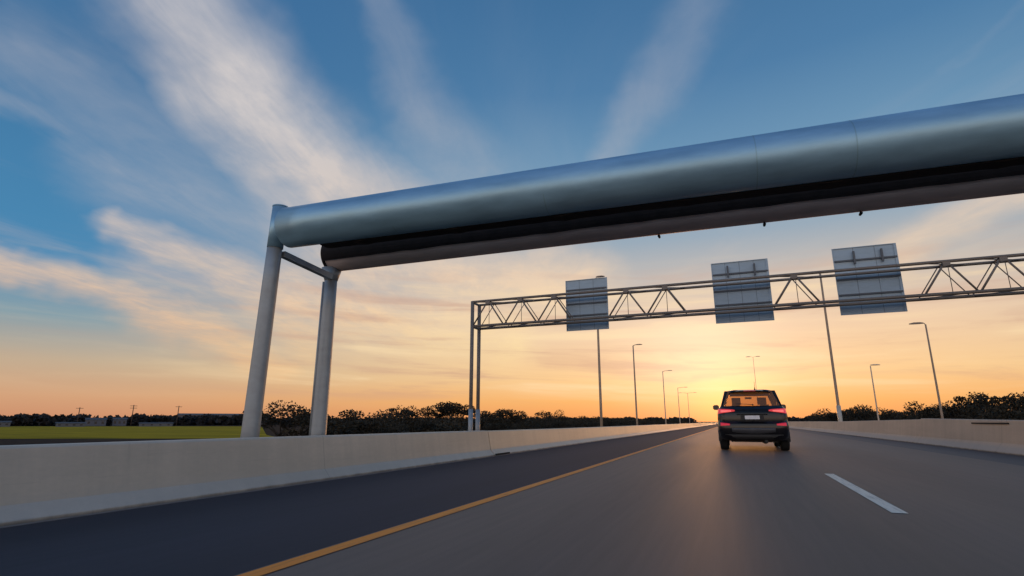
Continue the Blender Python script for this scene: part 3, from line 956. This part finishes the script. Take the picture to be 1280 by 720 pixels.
for s in (-1, 1):
    xs = [s * (.44 + .46 * i / 12) for i in range(13)]
    tl = lamp_strip('tail_lamp', xs, lambda t: 1.085 - .065 * t, lambda t: 1.12 + .04 * t ** .5, .03, M['tail'])
    xs = [s * (.54 + .28 * i / 8) for i in range(9)]
    lamp_strip('lamp_core', xs, lambda t: 1.075 - .02 * t, lambda t: 1.115 + .01 * t, .042, M['tail_core'], tl)
    xs = [s * (.60 + .25 * i / 6) for i in range(7)]
    lamp_strip('bumper_reflector', xs, lambda t: .70 - .015 * t, lambda t: .745 + .03 * t, .02, M['reflector'])
    # grey skid panel low on the bumper
xs = [-.56 + 1.12 * i / 12 for i in range(13)]
g = MB(); secs = []
for x in xs:
    d = .05 * (x / .56) ** 2
    secs.append([on_body(x, .47 + d, -.04), on_body(x, .47 + d, .022), on_body(x, .60, .03), on_body(x, .625, .02), on_body(x, .625, -.04)])
g.loft(secs); g.build('bumper_panel', M['trim_grey'], car)
g = MB(); secs = []
for i in range(17):
    x = -.74 + 1.48 * i / 16
    secs.append([on_body(x, .30, -.05), on_body(x, .30, .022), on_body(x, .455, .016), on_body(x, .455, -.05)])
g.loft(secs); g.build('lower_bumper', M['plastic'], car)
# tailgate shut line and side doors' seams
g = MB()
for s in (-1, 1):
    g.bar(on_body(s * .735, .80, .004), on_body(s * .735, 1.02, .004), .008, .008)
g.build('tailgate_seam', M['dark'], car)
for s in (-1, 1):
    for yy in (-.95, .12):
        g = MB(); g.box(s * .925 - .015, s * .925 + .015, yy, yy + .2, .985, 1.01); g.build('door_handle', M['paint'], car)
    g = MB(); g.box(s * .905 - .03, s * .905 + .03, -.92, .92, .30, .40); g.build('side_sill', M['plastic'], car)
    # mirrors
    g = MB()
    g.bar((s * .82, .62, 1.20), (s * .95, .60, 1.215), .10, .04)
    sec = []
    for t, w_, h_ in ((0, .05, .05), (.25, .075, .085), (.8, .075, .08), (1, .04, .045)):
        xx = s * (.91 + .19 * t)
        sec.append([(xx, .58 - w_ * .6, 1.255 - h_), (xx, .58 + w_, 1.255 - h_ * .6), (xx, .58 + w_, 1.255 + h_ * .6), (xx, .58 - w_ * .6, 1.255 + h_)])
    g.loft(sec, smooth=False)
    mi = g.build('wing_mirror', M['paint'], car, bevel=.008)
    g = MB(); g.box(s * 1.0 - .08, s * 1.0 + .08, .53, .534, 1.20, 1.31); g.build('mirror_glass', M['mirror'], mi)
    # headlamps
    g = MB(); g.box(s * .68 - .16, s * .68 + .16, 2.04, 2.12, .80, .93); g.build('headlamp', M['chrome'], car, bevel=.02)
g = MB(); g.box(-.45, .45, 2.22, 2.33, .60, .84); g.build('front_grille', M['plastic'], car, bevel=.02)
# cabin
def seat(x, y, w, zt):
    g = MB()
    g.box(x - w, x + w, y - .08, y + .06, .75, zt)
    o = g.build('seat', M['seat'], car, bevel=.04, segs=3)
    return o
for x in (-.37, .37):
    o = seat(x, -.25, .23, 1.28)
    g = MB(); g.box(x - .13, x + .13, -.34, -.24, 1.31, 1.53)
    for q in (-.05, .05): g.tube((x + q, -.29, 1.26), (x + q, -.29, 1.35), .008, n=6)
    g.build('headrest', M['seat'], o, bevel=.02)
o = seat(0, -1.2, .62, 1.17)
for x in (-.40, .40):
    g = MB(); g.box(x - .11, x + .11, -1.30, -1.21, 1.18, 1.29); g.build('headrest', M['seat'], o, bevel=.02)
g = MB(); g.box(-.72, .72, .45, .85, 1.0, 1.225); g.build('dashboard', M['seat'], car, bevel=.03)
g = MB()
for k in range(24):
    a0, a1 = 2 * math.pi * k / 24, 2 * math.pi * (k + 1) / 24
    g.tube((-.37 + .18 * math.cos(a0), .32, 1.16 + .18 * math.sin(a0)), (-.37 + .18 * math.cos(a1), .32, 1.16 + .18 * math.sin(a1)), .014, n=6, cap=False)
g.build('steering_wheel', M['seat'], car)
g = MB(); g.box(-.10, .10, .10, .13, 1.50, 1.56); g.build('rear_view_mirror', M['plastic'], car, bevel=.008)
g = MB(); g.box(-.58, .58, -1.65, .02, 1.585, 1.60); g.build('headliner', M['headliner'], car)

# ----------------------------------------------------------------- sky
SUN_AZ, SUN_EL = -0.6, 1.4
world = bpy.data.worlds.new('World'); scene.world = world; world.use_nodes = True
wt = world.node_tree; n = NT(wt)
for nd in list(wt.nodes): wt.nodes.remove(nd)
out = n.new('ShaderNodeOutputWorld')
D = n.new('ShaderNodeTexCoord').outputs['Generated']
dx, dy, dz = n.sep(D)
el = n.m('MULTIPLY', n.m('ARCSINE', n.m('MINIMUM', n.m('MAXIMUM', dz, -1.0), 1.0)), 180 / math.pi)
az = n.m('MULTIPLY', n.m('ARCTAN2', dx, dy), 180 / math.pi)
e60 = n.m('DIVIDE', n.m('MAXIMUM', el, 0.0), 60.0, clamp=True)
def stops(lst): return [(a / 60.0, lin(*c)) for a, c in lst]
rA = n.ramp(e60, stops([(0, (208, 144, 108)), (2, (214, 164, 126)), (4.8, (196, 174, 148)), (8.4, (132, 158, 170)), (13, (70, 136, 180)),
                        (20, (68, 128, 172)), (30, (60, 112, 157)), (43, (58, 106, 153)), (60, (48, 100, 154))]))
rB = n.ramp(e60, stops([(0, (240, 156, 92)), (2, (246, 182, 112)), (4.2, (247, 204, 148)), (9, (236, 204, 172)), (13, (200, 189, 178)),
                        (18, (148, 168, 184)), (25, (108, 150, 182)), (33, (76, 124, 166)), (43, (60, 108, 152)), (60, (48, 100, 154))]))
daz = n.m('ABSOLUTE', n.m('SUBTRACT', az, SUN_AZ))
fA = n.smooth(daz, 14, 64)
base = n.mix(fA, rB, rA)
rC = n.ramp(e60, stops([(0, (255, 226, 204)), (5, (255, 234, 218)), (12, (246, 232, 226)), (22, (190, 200, 214)), (34, (92, 140, 186)), (48, (56, 108, 162)), (60, (48, 102, 158))]))
base = n.mix(n.smooth(daz, 80, 120), base, n.mix(1.0, rC, (1.35, 1.3, 1.25, 1), 'MULTIPLY'))

# warped angular coordinates for the cirrus
warp = n.noise(n.mapping(D, (1, 1, 1.4)), 2.6, 5, 0.6, out=1)
wx, wy, wz = n.sep(warp)
azw = n.m('ADD', az, n.m('MULTIPLY', n.m('SUBTRACT', wx, 0.5), 13.0))
elw = n.m('ADD', el, n.m('MULTIPLY', n.m('SUBTRACT', wy, 0.5), 8.0))
# cirrus sheet overhead: fibres stretched along one wind direction
zc = n.m('MAXIMUM', dz, 0.03)
u = n.m('DIVIDE', dx, zc); v = n.m('DIVIDE', dy, zc)
ca, sa = math.cos(R(20)), math.sin(R(20))
ac = n.m('ADD', n.m('MULTIPLY', u, ca), n.m('MULTIPLY', v, sa))
al = n.m('SUBTRACT', n.m('MULTIPLY', v, ca), n.m('MULTIPLY', u, sa))
fib = n.noise(n.xyz(n.m('MULTIPLY', ac, 4.0), n.m('MULTIPLY', al, 1.6), 3.1), 1.0, 7, 0.62, 0.9)
fib2 = n.noise(n.xyz(n.m('MULTIPLY', ac, 1.7), n.m('MULTIPLY', al, 0.55), 9.0), 1.0, 6, 0.6, 0.8)
puff = n.noise(n.xyz(n.m('MULTIPLY', u, 3.2), n.m('MULTIPLY', v, 3.2), 1.0), 1.0, 6, 0.6)
tex = n.m('ADD', n.m('ADD', n.m('MULTIPLY', fib, 0.36), n.m('MULTIPLY', fib2, 0.34)), n.m('MULTIPLY', puff, 0.30))
fil = n.noise(n.xyz(n.m('MULTIPLY', ac, 11.0), n.m('MULTIPLY', al, 2.6), 5.0), 1.0, 5, 0.65, 1.2)
tex = n.m('ADD', n.m('MULTIPLY', tex, 0.82), n.m('MULTIPLY', fil, 0.18))
tex = n.smooth(tex, 0.32, 0.68)

def streak(A, B, w0, w1, soft=1.0):
    """soft capsule between two sky directions (azimuth, elevation), width w0 -> w1 degrees"""
    ax, ay = A; bx, by = B
    L2 = (bx - ax) ** 2 + (by - ay) ** 2
    px = n.m('SUBTRACT', azw, ax); py = n.m('SUBTRACT', elw, ay)
    t = n.m('DIVIDE', n.m('ADD', n.m('MULTIPLY', px, bx - ax), n.m('MULTIPLY', py, by - ay)), L2, clamp=True)
    qx = n.m('SUBTRACT', px, n.m('MULTIPLY', t, bx - ax)); qy = n.m('SUBTRACT', py, n.m('MULTIPLY', t, by - ay))
    d = n.m('SQRT', n.m('ADD', n.m('MULTIPLY', qx, qx), n.m('MULTIPLY', qy, qy)))
    w = n.m('ADD', n.m('MULTIPLY', t, w1 - w0), w0)
    return n.smooth(n.m('DIVIDE', d, w), 0.05, 1.38, 1, 0)
S = [  # A, B, widths, strength
    ((-59.5, 37), (-51.5, 30), 5.5, 6.6, .90), ((-53, 30.5), (-42, 24.5), 6.6, 6.0, 1.05), ((-43, 25), (-31, 21), 5.5, 4.5, .90),
    ((-44, 23), (-38, 16), 8.0, 8.0, .62), ((-66, 27), (-54, 21), 3.0, 6.0, .22),
    ((-38, 42), (-32.5, 32), 2.6, 3.6, .34), ((-32.5, 32), (-28, 23), 3.6, 6.0, .36),
    ((-69, 12.8), (-57, 9.2), 0.8, 2.2, .85), ((-57, 9.2), (-44, 5.6), 2.4, 1.4, .80),
    ((-60, 15.8), (-50, 12.4), 1.8, 3.2, .80), ((-50, 12.4), (-42, 8.5), 3.2, 3.0, .75),
    ((1.5, 41), (-4, 33), 3.4, 3.6, .34), ((-4, 33), (-10.5, 26.5), 3.4, 2.4, .38),
    ((26, 16.8), (15, 13.2), 1.6, 2.0, .90), ((15, 13.2), (2, 11.0), 2.0, 2.0, .50),
    ((-70, 23.3), (-62, 22.5), 1.2, 1.0, .15), ((-70, 27.6), (-63, 27.0), 1.0, .8, .18), ((21, 28.2), (26, 30.2), .35, .35, .045),
    ((-38, 16.5), (-14, 14), 5.2, 4.6, 1.0), ((-60, 20), (-44, 19), 4.0, 5.0, .25), ((-58, 12), (-46, 9), 3.0, 4.0, .40), ((-44, 11.5), (-20, 9.5), 4.6, 4.2, .95)]
dens = None
for A, B, w0, w1, k in S:
    q = n.m('MULTIPLY', streak(A, B, w0, w1), k)
    dens = q if dens is None else n.m('MAXIMUM', dens, q)
dens = n.m('MULTIPLY', dens, n.m('ADD', 0.50, n.m('MULTIPLY', tex, 0.60)))
veil = n.m('MULTIPLY', n.smooth(fib2, 0.46, 0.78), n.smooth(el, 12, 40, 0.16, 0.06))
dens = n.m('ADD', dens, n.m('MULTIPLY', veil, n.smooth(el, 4, 14)), clamp=True)
cA = n.ramp(e60, stops([(0, (238, 170, 120)), (7, (236, 184, 142)), (13, (238, 206, 176)), (20, (234, 216, 202)), (28, (226, 215, 208)), (45, (198, 198, 204))]))
cB = n.ramp(e60, stops([(0, (255, 205, 130)), (7, (255, 226, 168)), (12, (246, 214, 176)), (18, (226, 204, 184)), (28, (184, 184, 190)), (45, (160, 170, 190))]))
ccol = n.mix(fA, cB, cA)
sky = n.mix(n.m('MULTIPLY', dens, 0.92), base, ccol)
# low stratus bars toward the sunset
bar_ = n.noise(n.xyz(n.m('MULTIPLY', azw, 0.045), n.m('MULTIPLY', n.m('ADD', el, n.m('MULTIPLY', az, 0.03)), 0.52), 4.0), 1.0, 6, 0.58, 0.35)
bm_ = n.m('MULTIPLY', n.smooth(el, 1.0, 4.0), n.smooth(el, 11, 17, 1, 0))
bm_ = n.m('MULTIPLY', bm_, n.smooth(daz, 28, 60, 1, .15))
sky = n.mix(n.m('MULTIPLY', n.smooth(bar_, 0.50, 0.72), n.m('MULTIPLY', bm_, 0.65)), sky, lin(253, 224, 178))
sky = n.mix(n.m('MULTIPLY', n.smooth(bar_, 0.50, 0.30), n.m('MULTIPLY', bm_, 0.60)), sky, lin(196, 152, 134))
# glow round the sun
sx, sy, sz = math.sin(R(SUN_AZ)) * math.cos(R(SUN_EL)), math.cos(R(SUN_AZ)) * math.cos(R(SUN_EL)), math.sin(R(SUN_EL))
dt = n.m('ADD', n.m('ADD', n.m('MULTIPLY', dx, sx), n.m('MULTIPLY', dy, sy)), n.m('MULTIPLY', dz, sz))
ang = n.m('MULTIPLY', n.m('ARCCOSINE', n.m('MINIMUM', n.m('MAXIMUM', dt, -1.0), 1.0)), 180 / math.pi)
ga = n.m('POWER', n.m('DIVIDE', n.m('ADD', az, 2.5), 7.5), 2.0); gb = n.m('POWER', n.m('DIVIDE', n.m('SUBTRACT', el, 5.2), 4.6), 2.0)
g1 = n.m('EXPONENT', n.m('MULTIPLY', n.m('ADD', ga, gb), -1.0))
g2 = n.m('EXPONENT', n.m('MULTIPLY', n.m('POWER', n.m('DIVIDE', ang, 3.4), 2.0), -1.0))
sky = n.mix(1.0, sky, n.mix(g1, (0, 0, 0, 1), (0.25, 0.23, 0.18, 1)), 'ADD')
sky = n.mix(1.0, sky, n.mix(g2, (0, 0, 0, 1), (0.42, 0.17, 0.02, 1)), 'ADD')
bg2 = n.new('ShaderNodeBackground'); n.put(bg2.inputs[0], sky); bg2.inputs[1].default_value = 0.96
st = n.new('ShaderNodeTexSky', sky_type='NISHITA'); st.sun_disc = False
st.sun_elevation = R(SUN_EL); st.sun_rotation = R(SUN_AZ); st.air_density = 1.2; st.dust_density = 1.6; st.ozone_density = 2.0
bg1 = n.new('ShaderNodeBackground'); n.put(bg1.inputs[0], st.outputs[0]); bg1.inputs[1].default_value = 0.02
ad = n.new('ShaderNodeAddShader')
n.put(ad.inputs[0], bg1.outputs[0]); n.put(ad.inputs[1], bg2.outputs[0]); n.put(out.inputs[0], ad.outputs[0])

# ----------------------------------------------------------------- sun
sd = bpy.data.lights.new('sun', 'SUN'); sd.energy = 0.75; sd.angle = R(9.0); sd.color = (1.0, 0.45, 0.16)
so = bpy.data.objects.new('sun', sd); link(so)
so.rotation_euler = Vector((-sx, -sy, -sz)).to_track_quat('-Z', 'Y').to_euler()

# ----------------------------------------------------------------- camera
cam = bpy.data.cameras.new('camera'); cam.sensor_width = 36.0; cam.lens = 684.0 / 1280.0 * 36.0
cam.clip_start = 0.05; cam.clip_end = 30000
co = bpy.data.objects.new('camera', cam); link(co)
co.location = (0, 0, 0.8)
h = R(-21.546); p = R(13.72)
fw = Vector((math.sin(h) * math.cos(p), math.cos(h) * math.cos(p), math.sin(p)))
co.rotation_euler = fw.to_track_quat('-Z', 'Y').to_euler()
scene.camera = co

scene.view_settings.view_transform = 'Standard'; scene.view_settings.look = 'None'
scene.view_settings.exposure = 0; scene.view_settings.gamma = 1
scene.render.engine = 'CYCLES'
scene.cycles.use_denoising = True
scene.cycles.max_bounces = 8; scene.cycles.transparent_max_bounces = 12
scene.cycles.sample_clamp_indirect = 6.0
